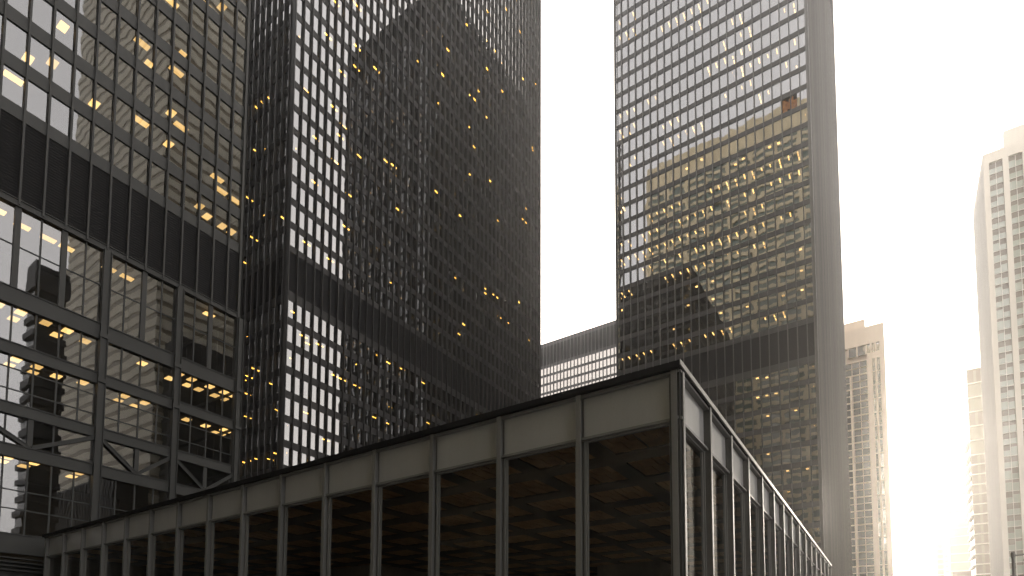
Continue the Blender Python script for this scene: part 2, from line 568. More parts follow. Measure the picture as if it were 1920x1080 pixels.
def curtain_tower(root, faces, floors, bands, z0, z1, foot, glass_m, steel, lamp_m, lamp_fn, blinds=0.05, depth=0.52,
                  sp=0.33, gl=0.41, top_cap=True, fin=0.13, blind_m=None, skip=None, side_glass=None, fin_m=None):
    """FACES: [(Face, modules)] with the fin fronts on the face plane; FLOORS: [(z sill, z head)] glazed storeys;
    BANDS: [(z0, z1)] louvred plant floors; FOOT: (x0, x1, y0, y1) of the fin fronts."""
    wall = MB()
    panes, boxes, blind, fins = [], [], [], []
    opens = sorted(floors + bands)
    for fc, nm in faces:
        length = nm * MOD
        z = z0
        for (a, b) in opens:
            if a > z + 0.01:
                fc.box(wall, 0.36, length - 0.36, -depth - 0.06, -sp, z, a)
            z = b
        if z1 > z:
            fc.box(wall, 0.36, length - 0.36, -depth - 0.06, -sp, z, z1)
        for (a, b) in bands:
            lou = MB()
            fc.box(lou, 0.36, length - 0.36, -depth - 0.07, -gl + 0.02, a + 0.002, b - 0.002)
            lou.build('plant_louvre', M['louvre'], root)
        for k in range(nm + 1):
            fins.append((fc, k * MOD))
        for fi, (a, b) in enumerate(floors):
            for k in range(nm):
                s0, s1 = k * MOD + 0.05, (k + 1) * MOD - 0.05
                if skip and skip(fc, fi, k):
                    continue
                panes.append(fc.pane(s0, s1, -gl, a, b))
                if rnd.random() < blinds:
                    w = rnd.choice((0.12, 0.16, 0.3, 0.5))
                    s = s0 + rnd.random() * (s1 - s0 - w)
                    blind.append(fc.pane(s, s + w, -gl - 0.35, a, b))
                if rnd.random() < blinds * 0.8:
                    blind.append(fc.pane(s0, s1, -gl - 0.3, b - rnd.choice((0.5, 0.8, 1.2, 1.7)), b))
                for bx in lamp_fn(fc, fi, k, a, b):
                    boxes.append(bx)
    wall.build('spandrel_wall', steel, root)
    # steel I-section fins, the ones that show largest as parts of their own
    fins.sort(key=lambda t: -screen_area([t[0].P(t[1] - fin / 2, 0, 40), t[0].P(t[1] + fin / 2, 0, 40),
                                          t[0].P(t[1] + fin / 2, 0, 90), t[0].P(t[1] - fin / 2, 0, 90)]))
    rest = MB()
    rest_w = MB()
    for i, (fc, s) in enumerate(fins):
        mb = MB() if i < 100 else rest_w if fc.n.x < -0.5 else rest
        fc.box(mb, s - fin / 2, s + fin / 2, -0.03, 0, z0, z1)
        fc.box(mb, s - 0.02, s + 0.02, -sp + 0.006, -0.032, z0, z1)
        fc.box(mb, s - 0.055, s + 0.055, -gl - 0.04, -sp + 0.004, z0, z1)
        if i < 100:
            mb.build('mullion', M['steel_fin'] if fc.n.x < -0.5 else fin_m or M['steel_fin'], root)  # west fins take the darker copy, which keeps their mirror image dim
    if rest.v:
        o = rest.build('mullion', fin_m or M['steel_fin'], root); o['kind'] = 'stuff'
    if rest_w.v:
        o = rest_w.build('mullion', M['steel_fin'], root); o['kind'] = 'stuff'
    side = [q for q in panes if side_glass and abs((q[1] - q[0]).cross(q[3] - q[0]).normalized().x + 1) < 0.01]
    if side:
        sm_ = MB()
        for q in side:
            sm_.quad(q)
        o = sm_.build('window', side_glass, root, uv=True); o['kind'] = 'stuff'
        ids = set(id(q) for q in side)
        panes = [q for q in panes if id(q) not in ids]
    parts_and_rest(panes, 'window', glass_m, root)
    if blind:
        mb = MB()
        for q in blind:
            mb.quad(q)
        o = mb.build('window_blind', blind_m or M['blind'], root); o['kind'] = 'stuff'
    x0, x1, y0, y1 = foot
    slab = MB()
    i_ = depth + 0.1
    fl = sorted(floors)
    zz = z0
    for (a, b) in fl:
        slab.box(x0 + i_, x1 - i_, y0 + i_, y1 - i_, zz + 0.03 if zz == z0 else zz, a - 0.02)
        zz = b + 0.03
    slab.box(x0 + i_, x1 - i_, y0 + i_, y1 - i_, zz, z1 - 0.05)
    slab.build('floor_slab', M['ceiling'], root)
    core = MB(); core.box(x0 + 9, x1 - 9, y0 + 9, y1 - 9, z0, z1 - 1)
    core.build('core_wall', M['core'], root)
    if top_cap:
        cap = MB()
        cap.box(x0 + 0.3, x1 - 0.3, y0 + 0.3, y1 - 0.3, z1 + 0.002, z1 + 0.5)
        cap.build('roof', M['roof_black'], root)
    # piers at the corners
    pier = MB()
    for cx in (x0, x1):
        for cyy in (y0, y1):
            sx, sy = (1 if cx == x0 else -1), (1 if cyy == y0 else -1)
            a, b = cx + sx * 0.42, cx + sx * 0.80
            c, d = cyy + sy * 0.42, cyy + sy * 0.80
            pier.box(min(a, b), max(a, b), min(c, d), max(c, d), z0 + 0.01, z1 - 0.01)
    pier.build('corner_pier', steel, root)
    # blank walls close the sides nobody sees
    have = {(round(fc.n.x), round(fc.n.y)) for fc, _ in faces}
    bw = MB()
    if (0, 1) not in have:
        bw.box(x0 + 0.43, x1 - 0.43, y1 - 0.5, y1 + 0.12, z0, z1 - 0.1)
    if (-1, 0) not in have:
        bw.box(x0 + 0.2, x0 + 0.5, y0 + 0.62, y1 - 0.62, z0, z1 - 0.1)
    if (1, 0) not in have:
        bw.box(x1 - 0.5, x1 - 0.2, y0 + 0.62, y1 - 0.62, z0, z1 - 0.1)
    if bw.v:
        bw.build('back_wall', steel, root)
    lights_and_rest(boxes, lamp_m, root)


def rects_y(x, y, w, l, z):
    return (x - w / 2, x + w / 2, y - l / 2, y + l / 2, z)


# --- the black tower in the middle -------------------------------------------------
T2 = (-65.22 - 24 * MOD, -65.22, 34.13, 34.13 + 48 * MOD)
r2 = thing('office_tower', 'tall black glass tower in the middle, its broad side mirroring another dark tower',
           'office tower', ((T2[0] + T2[1]) / 2, (T2[2] + T2[3]) / 2, 0), 'black towers of one office complex')
floors2 = [(60.80 + 3.63 * n, 63.42 + 3.63 * n) for n in range(28)] + [(50.0 - 3.62 * j, 52.55 - 3.62 * j) for j in range(11)]
floors2.sort()
bands2 = [(53.93, 59.84), (162.5, 170.2)]
rl2 = random.Random(21)
run2 = {}


def lamps2(fc, fi, k, a, b):
    """Single strips along the facade; here and there a run of lit bays on one storey."""
    key = (fc.n.x, fi)
    if key not in run2:
        run2[key] = [(rl2.randint(0, 47), rl2.randint(2, 7)) for _ in range(1 if rl2.random() < 0.42 else 0)]
    p = 0.075
    if fc.n.y < 0:
        p = 0.075
    if a < 52:
        p = 0.16
    lit = rl2.random() < p
    for (s, l) in run2[key]:
        if s <= k < s + l:
            lit = rl2.random() < 0.8
    if not lit:
        return []
    d = rl2.choice((0.9, 1.0, 1.3, 2.2))
    c = fc.P((k + 0.5) * MOD, -0.3 - d, b)
    ln = rl2.choice((0.6, 1.2, 1.4, 1.4))
    return [rects_y(c.x, c.y, 0.2, ln, b + 0.02)]


curtain_tower(r2, [(Face((T2[1], T2[2], 0), (0, 1, 0), (1, 0, 0)), 48), (Face((T2[1] - 1.5, T2[2], 0), (-1, 0, 0), (0, -1, 0)), 23)],
              floors2, bands2, 8.0, 171.3, T2, M['glass_flat'], M['steel_mid'], M['lamp_yellow'], lamps2, 0.012)
mb = MB(); mb.box(T2[1] - 1.44, T2[1] - 0.44, T2[2] + 0.14, T2[2] + 0.6, 8.0, 171.2)
mb.build('corner_pier', M['steel_fin'], r2)
mb = MB(); mb.box(T2[0] + 6, T2[1] - 6, T2[2] + 6, T2[3] - 6, 0.0, 7.99)
mb.build('lobby', M['core'], r2)

# --- the black tower on the right --------------------------------------------------
T3 = (-41.264, -41.264 + 24 * MOD, 96.96, 96.96 + 48 * MOD + 4.6)
r3 = thing('office_tower', 'tall black glass tower right of centre, its broad face mirroring a pale striped building',
           'office tower', ((T3[0] + T3[1]) / 2, (T3[2] + T3[3]) / 2, 0), 'black towers of one office complex')
floors3 = [(60.69 + 3.606 * n, 63.36 + 3.606 * n) for n in range(31)] + [(49.82 - 3.62 * j, 52.51 - 3.62 * j) for j in range(11)]
floors3.sort()
bands3 = [(53.83, 59.72), (173.3, 181.0)]
rl3 = random.Random(5)
dens3 = {}
for i_, (a_, b_) in enumerate(floors3):
    n_ = round((a_ - 60.69) / 3.606)
    if a_ < 53:
        dens3[i_] = ('square', 0.20)
    elif n_ == 0:
        dens3[i_] = ('strip', 0.6)
    elif 1 <= n_ <= 3:
        dens3[i_] = ('square', 0.16)
    elif n_ == 4:
        dens3[i_] = ('strip', 0.5)
    elif 5 <= n_ <= 8:
        dens3[i_] = ('strip', 0.72)
    elif 9 <= n_ <= 11:
        dens3[i_] = ('square', 0.14)
    elif 12 <= n_ <= 18:
        dens3[i_] = ('strip', 0.42)
    else:
        dens3[i_] = ('strip', 0.22)
seg3 = {}


def lamps3(fc, fi, k, a, b):
    if fc.n.y > -0.5:
        if fc.n.x < 0 and rl3.random() < 0.05:
            c = fc.P((k + 0.5) * MOD, -1.6, b)
            return [rects_y(c.x, c.y, 0.3, 1.2, b + 0.02)]
        return []
    kind, p = dens3[fi]
    key = (fi, k // 3)
    if key not in seg3:
        seg3[key] = rl3.random() < p + 0.12
    if kind == 'strip':
        if not seg3[key] or rl3.random() > 0.80:
            return []
        c = fc.P((k + 0.55 + rl3.uniform(-.04, .04)) * MOD, -1.35, b)
        outb = [rects_y(c.x, c.y, 0.20, rl3.choice((0.8, 1.15, 1.25)), b + 0.02)]
        if rl3.random() < 0.4:
            c = fc.P((k + 0.55) * MOD, -2.6, b)
            outb.append(rects_y(c.x, c.y, 0.20, 0.75, b + 0.02))
        return outb
    if rl3.random() < p:
        c = fc.P((k + 0.5) * MOD, -rl3.choice((1.3, 1.9)), b)
        return [rects_y(c.x, c.y, 0.45, 0.5, b + 0.02)]
    return []


curtain_tower(r3, [(Face((T3[0], T3[2], 0), (1, 0, 0), (0, -1, 0)), 24), (Face((T3[1], T3[2], 0), (0, 1, 0), (1, 0, 0)), 51),
                   (Face((T3[0], T3[2], 0), (0, 1, 0), (-1, 0, 0)), 51)],
              floors3, bands3, 8.0, 182.0, T3, M['glass_tower'], M['steel_tower'], M['lamp'], lamps3, 0.06,
              side_glass=M['glass_dull'], fin_m=M['steel_fin_lit'], skip=lambda fc, fi, k: fc.n.y < -0.5 and k in (21, 22) and abs(floors3[fi][0] - (60.69 + 3.606 * 11)) < 0.1)
f3 = Face((T3[0], T3[2], 0), (1, 0, 0), (0, -1, 0))
zb_ = 60.69 + 3.606 * 11
brd = random.Random(4)
mb = MB()
for i in range(9):                                      # two bays without glass, boarded over from inside
    s0 = 21.1 * MOD + i * 0.255
    f3.box(mb, s0, s0 + 0.245, -0.62 - 0.08 * (i % 3), -0.56 - 0.08 * (i % 3), zb_ + 0.05 + brd.random() * 0.5, zb_ + 2.65 - brd.random() * 0.9)
f3.box(mb, 21.05 * MOD, 22.65 * MOD, -0.53, -0.48, zb_ + 0.85, zb_ + 1.0)
mb.build('timber_boarding', M['timber'], r3)
mb = MB(); mb.quad(f3.pane(22.66 * MOD, 22.98 * MOD, -0.412, zb_, zb_ + 2.67)); mb.build('window', M['glass_tower'], r3, uv=True)
mb = MB(); mb.box(-18.0, T3[1] - 0.1, 140.0, T3[3] - 0.1, 182.502, 197.5)
for k in range(24):
    mb.box(T3[1] - 0.098, T3[1], 140.0 + k * MOD, 140.15 + k * MOD, 182.0, 197.5)
mb.build('roof_enclosure', M['steel_fin'], r3)
mb = MB(); mb.box(T3[0] + 6, T3[1] - 6, T3[2] + 6, T3[3] - 6, 0.0, 7.99)
mb.build('lobby', M['core'], r3)

# --- the third, low in the gap between the two ---------------------------------------
TW = (-110.34 - 14 * MOD, -110.34 + 40 * MOD, 188.8, 225.0)
rw = thing('office_tower', 'distant slab with dark band under its roofline, low between the two tall towers',
           'office tower', ((TW[0] + TW[1]) / 2, 205, 0), 'black towers of one office complex')
floorsw = [(115.17 - 3.65 * j, 117.87 - 3.65 * j) for j in range(16)]
floorsw.sort()
curtain_tower(rw, [(Face((TW[0], TW[2], 0), (1, 0, 0), (0, -1, 0)), 54)], floorsw, [(119.12, 126.84)], 55.0, 127.9, TW,
              M['glass_far'], M['steel_tower'], M['lamp'], lambda *a: [], 0.0, fin=0.10, fin_m=M['steel'])
mb = MB(); mb.box(TW[0] + 1, TW[1] - 1, TW[2] + 1, TW[3] - 1, 0.0, 54.98)
mb.build('lower_storeys', M['steel_tower'], rw)

# ------------------------------------------------------------------ the left building over its truss
XL = -48.13
LY0, LY1 = -2.06 - 29 * MOD, 16.30
TLF = (XL - 76.2, XL, LY0, LY1)
rl = thing('office_building', 'dark steel office building at the left edge, carried on a storey-high zigzag truss',
           'office building', (XL - 38, (LY0 + LY1) / 2, 0))
fl_ = Face((XL, LY1, 0), (0, -1, 0), (1, 0, 0))          # s runs from the far corner towards the viewer


def ys(y):
    return LY1 - y


beam, lou, fins = MB(), MB(), []
LEN = LY1 - LY0
up_floors = [(42.93 + 3.66 * n, 45.47 + 3.66 * n) for n in range(24)]
panes, lamps_l, slabs = [], [], MB()
z = 41.88
for (a, b) in up_floors:
    fl_.box(beam, 0.1, LEN, -0.36, -0.15, z, a)
    z = b
fl_.box(beam, 0.1, LEN, -0.36, -0.15, z, 132.0)
fl_.box(lou, 0.1, LEN, -0.34, -0.20, 35.68, 41.87)
nmod = int(LEN / MOD)
rll = random.Random(11)
for k in range(nmod + 1):
    s = ys(16.27) + k * MOD
    fins.append(s)
for fi, (a, b) in enumerate(up_floors):
    for k in range(nmod):
        s0 = ys(16.27) + k * MOD + 0.07
        s1 = s0 + MOD - 0.14
        panes.append(fl_.pane(s0, s1, -0.26, a, b))
        p = 0.34 if 6 <= k <= 14 else 0.48
        if rll.random() < p:
            d = rll.choice((0.75, 1.1, 1.6, 2.3))
            c = fl_.P((s0 + s1) / 2 + rll.uniform(-.35, .35), -0.4 - d, b)
            w, l_ = ((0.62, 1.2) if rll.random() < 0.35 else (0.95, 0.62))
            lamps_l.append((c.x - w / 2, c.x + w / 2, c.y - l_ / 2, c.y + l_ / 2, b + 0.14))
# storeys under the louvres: (z sill, z head), beams, transoms
low = [(28.80, 35.10, (32.10,)), (24.62, 27.45, ()), (20.08, 23.66, (22.72, 21.12)), (16.98, 19.18, ()), (10.35, 16.0, (13.6, 12.2))]
beams = [(35.10, 35.66), (27.45, 28.80), (23.66, 24.62), (19.18, 20.08), (16.0, 16.98), (8.85, 10.35)]
for (a, b) in beams:
    fl_.box(beam, 0.1, LEN, -0.40, -0.10, a, b)
    fl_.box(beam, 0.05, LEN, -0.10, -0.02, b - 0.07, b)      # flange lips
    fl_.box(beam, 0.05, LEN, -0.10, -0.02, a, a + 0.07)
fl_.box(beam, 0.1, LEN, -0.9, -0.6, 0.0, 8.4)
for zz_ in (7.6, 7.9, 8.2, 8.5):
    fl_.box(beam, 0.1, LEN, -0.62, -0.2, zz_, zz_ + 0.1)
cols = [16.35, 10.23, 4.1, -5.05, -14.2, -23.3, -32.5, -41.6]
frames = []
for (a, b, trans) in low:
    big = a > 28
    edges = []
    for i in range(len(cols) - 1):
        c1, c0 = cols[i], cols[i + 1]
        n = 4 if c1 - c0 < 7 else 6
        for j in range(n + 1):
            edges.append((c1 - (c1 - c0) * j / n, j in (0, n), big and j % 2 == 0))
    edges = sorted(set((round(e[0], 3), e[1], e[2]) for e in edges), reverse=True)
    # widest mark of an edge wins
    ed = {}
    for y, iscol, wide in edges:
        q = ed.get(y, (False, False)); ed[y] = (q[0] or iscol, q[1] or wide)
    edl = sorted(ed.items(), reverse=True)
    if a == 16.98:
        edl = [e for i, e in enumerate(edl) if e[1][0] or i % 2 == 0]
    for i in range(len(edl) - 1):
        (y1, f1), (y0_, f0) = edl[i], edl[i + 1]
        h1 = 0.32 if f1[0] else 0.2 if f1[1] else 0.05
        h0 = 0.32 if f0[0] else 0.2 if f0[1] else 0.05
        zs = [a] + sorted(trans) + [b]
        for q in range(len(zs) - 1):
            panes.append(fl_.pane(ys(y1 - h1), ys(y0_ + h0), -0.30, zs[q] + (0.04 if q else 0), zs[q + 1] - (0.04 if q < len(zs) - 2 else 0)))
        yc = (y1 + y0_) / 2
        if (a > 20 and rll.random() < (0.85 if a < 28 else 0.6)) or (a == 10.35 and rll.random() < 0.12):
            for d in ((0.8, 2.3) if a < 28 and rll.random() < .62 else (rll.choice((0.9, 1.4)),)):
                c = fl_.P(ys(yc + rll.uniform(-.25, .25)), -0.6 - d, b)
                w, l_ = (0.62, 0.62 * 1.6) if big else (0.85, 0.62)
                lamps_l.append((c.x - w / 2, c.x + w / 2, c.y - l_ / 2, c.y + l_ / 2, b + 0.25 if not big else 34.9))
    for y, (iscol, wide) in edl:
        if iscol:
            continue
        mbm = MB()
        w = 0.2 if wide else 0.05
        fl_.box(mbm, ys(y) - w, ys(y) + w, -0.36, -0.16 if wide else -0.22, a + 0.002, b - 0.002)
        mbm.build('mullion', M['steel_green'], rl)
    for tz in trans:
        mbm = MB(); fl_.box(mbm, 0.2, LEN, -0.35, -0.25, tz - 0.04, tz + 0.04)
        mbm.build('transom', M['steel_green'], rl)
    slabs.box(TLF[0] + 1, XL - 0.44, LY0 + 0.5, LY1 - 0.44, b + 0.27, b + 0.6)
beam.build('spandrel_wall', M['steel_green'], rl)
lou.build('plant_louvre', M['louvre'], rl)
rest = MB()
for i, s in enumerate(fins):
    mbm = MB()
    fl_.box(mbm, s - 0.075, s + 0.075, -0.03, 0, 35.25, 132.0)
    fl_.box(mbm, s - 0.02, s + 0.02, -0.148, -0.032, 35.25, 132.0)
    fl_.box(mbm, s - 0.075, s + 0.075, -0.30, -0.152, 35.67, 132.0)
    mbm.build('mullion', M['steel_green'], rl)
for y in cols:
    mbm = MB()
    s = ys(y)
    fl_.box(mbm, s - 0.30, s - 0.24, -0.3, 0.14, 0.0, 35.2)      # an H-section: two flanges and a web
    fl_.box(mbm, s + 0.24, s + 0.30, -0.3, 0.14, 0.0, 35.2)
    fl_.box(mbm, s - 0.238, s + 0.238, -0.3, 0.04, 0.0, 35.2)
    fl_.box(mbm, s - 0.34, s + 0.34, 0.04, 0.16, 27.6, 28.0)     # bracket
    fl_.box(mbm, s - 0.34, s + 0.34, 0.04, 0.16, 23.8, 24.1)
    mbm.build('column', M['steel_green'], rl)
# the truss
for i in range(len(cols) - 1):
    c1, c0 = cols[i], cols[i + 1]
    m_ = (c1 + c0) / 2
    for (ya, yb) in ((c1 - 0.28, m_ + 0.12), (c0 + 0.28, m_ - 0.12)):
        mbm = MB()
        mbm.bar((XL - 0.09, ya, 19.12), (XL - 0.09, yb, 17.02), 0.30, 0.10, (1, 0, 0))
        mbm.bar((XL - 0.02, ya, 19.25), (XL - 0.02, yb, 17.15), 0.05, 0.08, (1, 0, 0))
        mbm.build('truss_diagonal', M['steel_green'], rl)
    mbm = MB(); fl_.box(mbm, ys(m_) - 0.17, ys(m_) + 0.17, -0.24, -0.13, 16.985, 19.17)
    mbm.build('truss_post', M['steel_green'], rl)
parts_and_rest(panes, 'window', M['glass_left'], rl)
zz = 41.0
for (a, b) in up_floors:
    slabs.box(TLF[0] + 0.5, XL - 0.44, LY0 + 0.5, LY1 - 0.44, b + 0.16, b + 1.05)
slabs.box(TLF[0] + 0.5, XL - 0.44, LY0 + 0.5, LY1 - 0.44, 36.0, 42.6)
slabs.build('floor_slab', M['ceiling'], rl)
mb = MB(); mb.box(TLF[0] + 8, XL - 8, LY0 + 6, LY1 - 7, 0.0, 131.0); mb.build('core_wall', M['core'], rl)
lights_and_rest(lamps_l, M['lamp_left'], rl)
# far end wall, facing the middle tower
fe = Face((XL, LY1, 0), (-1, 0, 0), (0, 1, 0))
endw, lou2, pan2 = MB(), MB(), []
z = 8.85
for (a, b) in sorted([(a, b) for a, b, _ in low] + up_floors + [(35.68, 41.87)]):
    fe.box(endw, 0.3, 76.1, -0.36, -0.1, z, a)
    if (a, b) == (35.68, 41.87):
        fe.box(lou2, 0.3, 76.1, -0.3, -0.2, a + .002, b - .002)
    else:
        for k in range(49):
            pan2.append(fe.pane(0.6 + k * MOD, 0.5 + (k + 1) * MOD, -0.26, a, b))
    z = b
fe.box(endw, 0.3, 76.1, -0.36, -0.1, z, 132.0)
for k in range(50):
    fe.box(endw, 0.48 + k * MOD, 0.62 + k * MOD, -0.098, 0.0, 8.85, 132.0)
endw.build('end_wall', M['steel_green'], rl)
lou2.build('plant_louvre', M['louvre'], rl)
mb = MB()
for q in pan2:
    mb.quad(q)
o = mb.build('end_window', M['glass_left'], rl, uv=True); o['kind'] = 'stuff'
mb = MB(); mb.box(XL - 0.38, XL - 0.0, LY1 - 0.36, LY1 + 0.02, 0.0, 132.0)
mb.build('corner_pier', M['steel_green'], rl)
mb = MB(); mb.box(TLF[0], XL - 0.41, LY0, LY0 + 0.4, 0.0, 132.0); mb.box(TLF[0], TLF[0] + 0.4, LY0 + 0.41, LY1 - 0.45, 0.0, 132.0)
mb.build('back_wall', M['steel_green'], rl)
mb = MB(); mb.box(TLF[0], XL - 0.05, LY0, LY1 - 0.05, 132.002, 132.6); mb.build('roof', M['roof_black'], rl)

# ------------------------------------------------------------------ the glass pavilion in front
B = 3.048
rp = thing('bank_pavilion', 'low dark steel pavilion in front, brown coffered ceiling behind its tall windows',
           'pavilion', (-22.9, 22.9, 0))
ZT, ZP0, ZP1 = 9.965, 8.60, 9.895
mb = MB(); mb.box(-46.0, 0.30, -0.10, 46.4, 9.975, 10.175); mb.build('roof', M['roof_black'], rp)
mb = MB(); mb.box(0.302, 0.325, -0.12, 46.4, 10.03, 10.19); mb.build('roof_flashing', M['flashing'], rp)
pf = Face((0.297, 0, 0), (-1, 0, 0), (0, -1, 0))
pr = Face((0.297, 0, 0), (0, 1, 0), (1, 0, 0))
for fc, off0 in ((pf, 0.131), (pr, 0.285)):
    trim = MB()
    fc.box(trim, 0.02, 46.0, -0.24, -0.06, 9.898, 9.972)
    fc.box(trim, 0.02, 46.0, -0.28, -0.10, 8.52, 8.596)
    trim.build('head_channel', M['steel'], rp)
    for k in range(16):
        s = k * B + off0 + (0.08 if fc is pf else 0.02)
        m_ = MB()
        fc.box(m_, s - 0.085, s + 0.085, -0.035, 0.0, 0.0, ZT)       # outer flange
        fc.box(m_, s - 0.02, s + 0.02, -0.268, -0.037, 0.0, ZT)      # web
        fc.box(m_, s - 0.085, s + 0.085, -0.30, -0.27, 0.0, ZT)      # inner flange
        m_.build('mullion', M['steel'], rp)
        if k == 15:
            break
        a, b = s + 0.10, s + B - 0.10
        m_ = MB(); fc.box(m_, a, b, -0.27, -0.225, ZP0, ZP1); m_.build('fascia_panel', M['panel'], rp)
        w = MB()
        w.quad(fc.pane(a + 0.13, b - 0.13, -0.30, 0.25, 8.45))
        wo = w.build('window', M['glass_pavilion'] if fc is pf else M['glass_street'], rp, uv=True)
        fr = MB()
        fc.box(fr, a, a + 0.06, -0.34, -0.20, 0.1, 8.515)
        fc.box(fr, a + 0.062, a + 0.125, -0.32, -0.25, 0.1, 8.45)
        fc.box(fr, b - 0.06, b, -0.34, -0.20, 0.1, 8.515)
        fc.box(fr, b - 0.125, b - 0.062, -0.32, -0.25, 0.1, 8.45)
        fc.box(fr, a + 0.062, b - 0.062, -0.33, -0.22, 8.452, 8.512)
        fr.build('window_frame', M['steel'], wo)
mb = MB()
mb.box(-0.06, 0.235, 0.06, 0.36, 0.0, 9.96)
mb.build('corner_column', M['steel_green'], rp)  # darker steel holds the shade of the recessed corner in its colour
# inside: coffered ceiling of brown panels between black beams
pb = MB()
for k in range(16):
    x = -0.02 - k * B
    pb.box(max(x - 0.34, -45.6), min(x + 0.34, -0.10), 0.4, 45.6, 8.66, 8.95)
for k in range(16):
    y = -0.10 + k * B
    for j in range(15):
        xb = -0.02 - j * B
        pb.box(max(xb - B + 0.342, -45.6), min(xb - 0.342, -0.43), max(0.41, y - 0.48), min(y + 0.48, 45.59), 8.66, 8.94)
pb.build('ceiling_beam', M['pav_beam'], rp)
pan = []
for k in range(15):
    for j in range(15):
        x1, y0_ = -0.02 - k * B - 0.345, -0.10 + j * B + 0.485
        pan.append((x1 - 2.355, x1, y0_, y0_ + 2.075))
pan.sort(key=lambda p: -screen_area([Vector((p[0], p[2], 8.7)), Vector((p[1], p[2], 8.7)), Vector((p[1], p[3], 8.7)), Vector((p[0], p[3], 8.7))]))
restp = MB()
for i, (x0, x1, y0, y1) in enumerate(pan):
    m_ = MB() if i < 100 else restp
    for a in range(2):
        for b in range(8):
            xa = x0 + (x1 - x0) * b / 8
            ya = y0 + (y1 - y0) * a / 2
            m_.box(xa + 0.008 + (0.03 if b == 4 else 0), xa + (x1 - x0) / 8 - 0.008 - (0.03 if b == 3 else 0), ya + 0.02, ya + (y1 - y0) / 2 - 0.02,
                   8.70 + 0.02 * ((b + a) % 2), 8.75)
    if i < 100:
        m_.build('ceiling_panel', M['pav_panel'], rp)
o = restp.build('ceiling_panel', M['pav_panel'], rp); o['kind'] = 'stuff'
mb = MB(); mb.box(-45.9, -0.08, 0.35, 45.7, 8.96, 9.5); mb.build('ceiling', M['pav_beam'], rp)
mb = MB(); mb.box(-45.9, -0.35, 0.35, 45.7, 0.02, 0.2); mb.build('floor', M['concrete'], rp)
mb = MB()
for (x0, x1, y0, y1) in ((-34, -28, 16, 30), (-14, -9, 26, 34)):
    mb.box(x0, x1, y0, y1, 0.2, 8.65)
mb.build('core_wall', M['granite'], rp)
mb = MB(); mb.box(-46.0, -45.75, 0.35, 45.7, 0.0, 9.85); mb.box(-45.7, -0.4, 45.72, 45.95, 0.0, 9.85)
mb.build('back_wall', M['steel'], rp)


# ------------------------------------------------------------------ masonry buildings
def banded_block(root, foot, z1, stone, win, floor_h, band_h, z0=0.0, pier=None, pier_w=0.0, first=6.0, faces='-y+y-x+x', recess=0.45, top=4.0):
    """Stone storey bands with ribbon windows between; one window part for each storey of each side."""
    x0, x1, y0, y1 = foot
    core = MB(); core.box(x0 + 0.9, x1 - 0.9, y0 + 0.9, y1 - 0.9, z0, z1 - 0.5); core.build('core_wall', M['core'], root)
    wall = MB()
    wall.box(x0, x1, y0, y1, z0, z0 + first)
    z = z0 + first
    ribs = []
    sides = {'-y': Face((x0, y0, 0), (1, 0, 0), (0, -1, 0)), '+y': Face((x0, y1, 0), (1, 0, 0), (0, 1, 0)),
             '-x': Face((x0, y0, 0), (0, 1, 0), (-1, 0, 0)), '+x': Face((x1, y0, 0), (0, 1, 0), (1, 0, 0))}
    while z + floor_h < z1 - top:
        for key, fc in sides.items():
            if key not in faces:
                continue
            ln = (x1 - x0) if 'y' in key else (y1 - y0)
            ribs.append([fc, 0.3, ln - 0.3, z, z + floor_h - band_h])
        wall.box(x0, x1, y0, y1, z + floor_h - band_h, z + floor_h)
        z += floor_h
    wall.box(x0, x1, y0, y1, z, z1)
    wall.build('wall', stone, root)
    if pier:
        pm = MB()
        for key, fc in sides.items():
            if key not in faces:
                continue
            ln = (x1 - x0) if 'y' in key else (y1 - y0)
            n = max(1, round(ln / pier))
            for k in range(n + 1):
                s = min(max(ln * k / n, pier_w / 2 + 0.02), ln - pier_w / 2 - 0.02)
                fc.box(pm, s - pier_w / 2, s + pier_w / 2, -0.5, 0.12, z0, z1 - 0.3)
        pm.build('pier', stone, root)
    rest = MB()
    for i, (fc, s0, s1, a, b) in enumerate(ribs):
        m_ = MB() if i < 100 else rest
        n = max(1, int((s1 - s0) / 2.4))
        for k in range(n):
            m_.quad(fc.pane(s0 + (s1 - s0) * k / n + 0.03, s0 + (s1 - s0) * (k + 1) / n - 0.03, -recess, a, b))
        if i < 100:
            m_.build('window', win, root, uv=True)
    if rest.v:
        o = rest.build('window', win, root, uv=True); o['kind'] = 'stuff'


# the pale tower behind the viewer that the right-hand black tower mirrors
rb = thing('stone_tower', 'pale stone tower with dark window bands, seen only mirrored in the right black tower', 'office tower', (-47, -72, 0))
banded_block(rb, (-84.5, 60.0, -100.0, -45.0), 226.5, M['stone_buff'], M['window_teal'], 3.75, 1.55, pier=9.2, pier_w=1.3, faces='+y+x', top=8.0)  # right part added out of view to shade the pavilion front
# the pale tower across the street that the left building mirrors
rs = thing('stone_tower', 'pale striped stone tower seen only as the wavy reflection in the left building', 'office tower', (88, 88, 0))
banded_block(rs, (58.0, 119.0, 58.2, 112.0), 262.0, M['stone_pale'], M['window_brown'], 3.7, 2.35, recess=0.12, faces='-y-x')
mb = MB(); mb.box(57.6, 119.4, 50.0, 58.15, 0.0, 47.0)  # dark block added out of view to dim the left building's lower reflections
for k in range(40):
    mb.box(57.9 + k * 1.53, 58.2 + k * 1.53, 49.8, 49.99, 0.0, 46.5)
mb.build('dimming_block', M['steel_green'], rs)
# a darker narrow building beside it
rd = thing('dark_block', 'narrow dark block in front of the striped tower, seen only in reflection at the left', 'office building', (51, 32, 0))
banded_block(rd, (48.5, 53.5, 28.4, 35.0), 86.0, M['steel_green'], M['window_dark'], 3.6, 1.4, faces='-y-x')

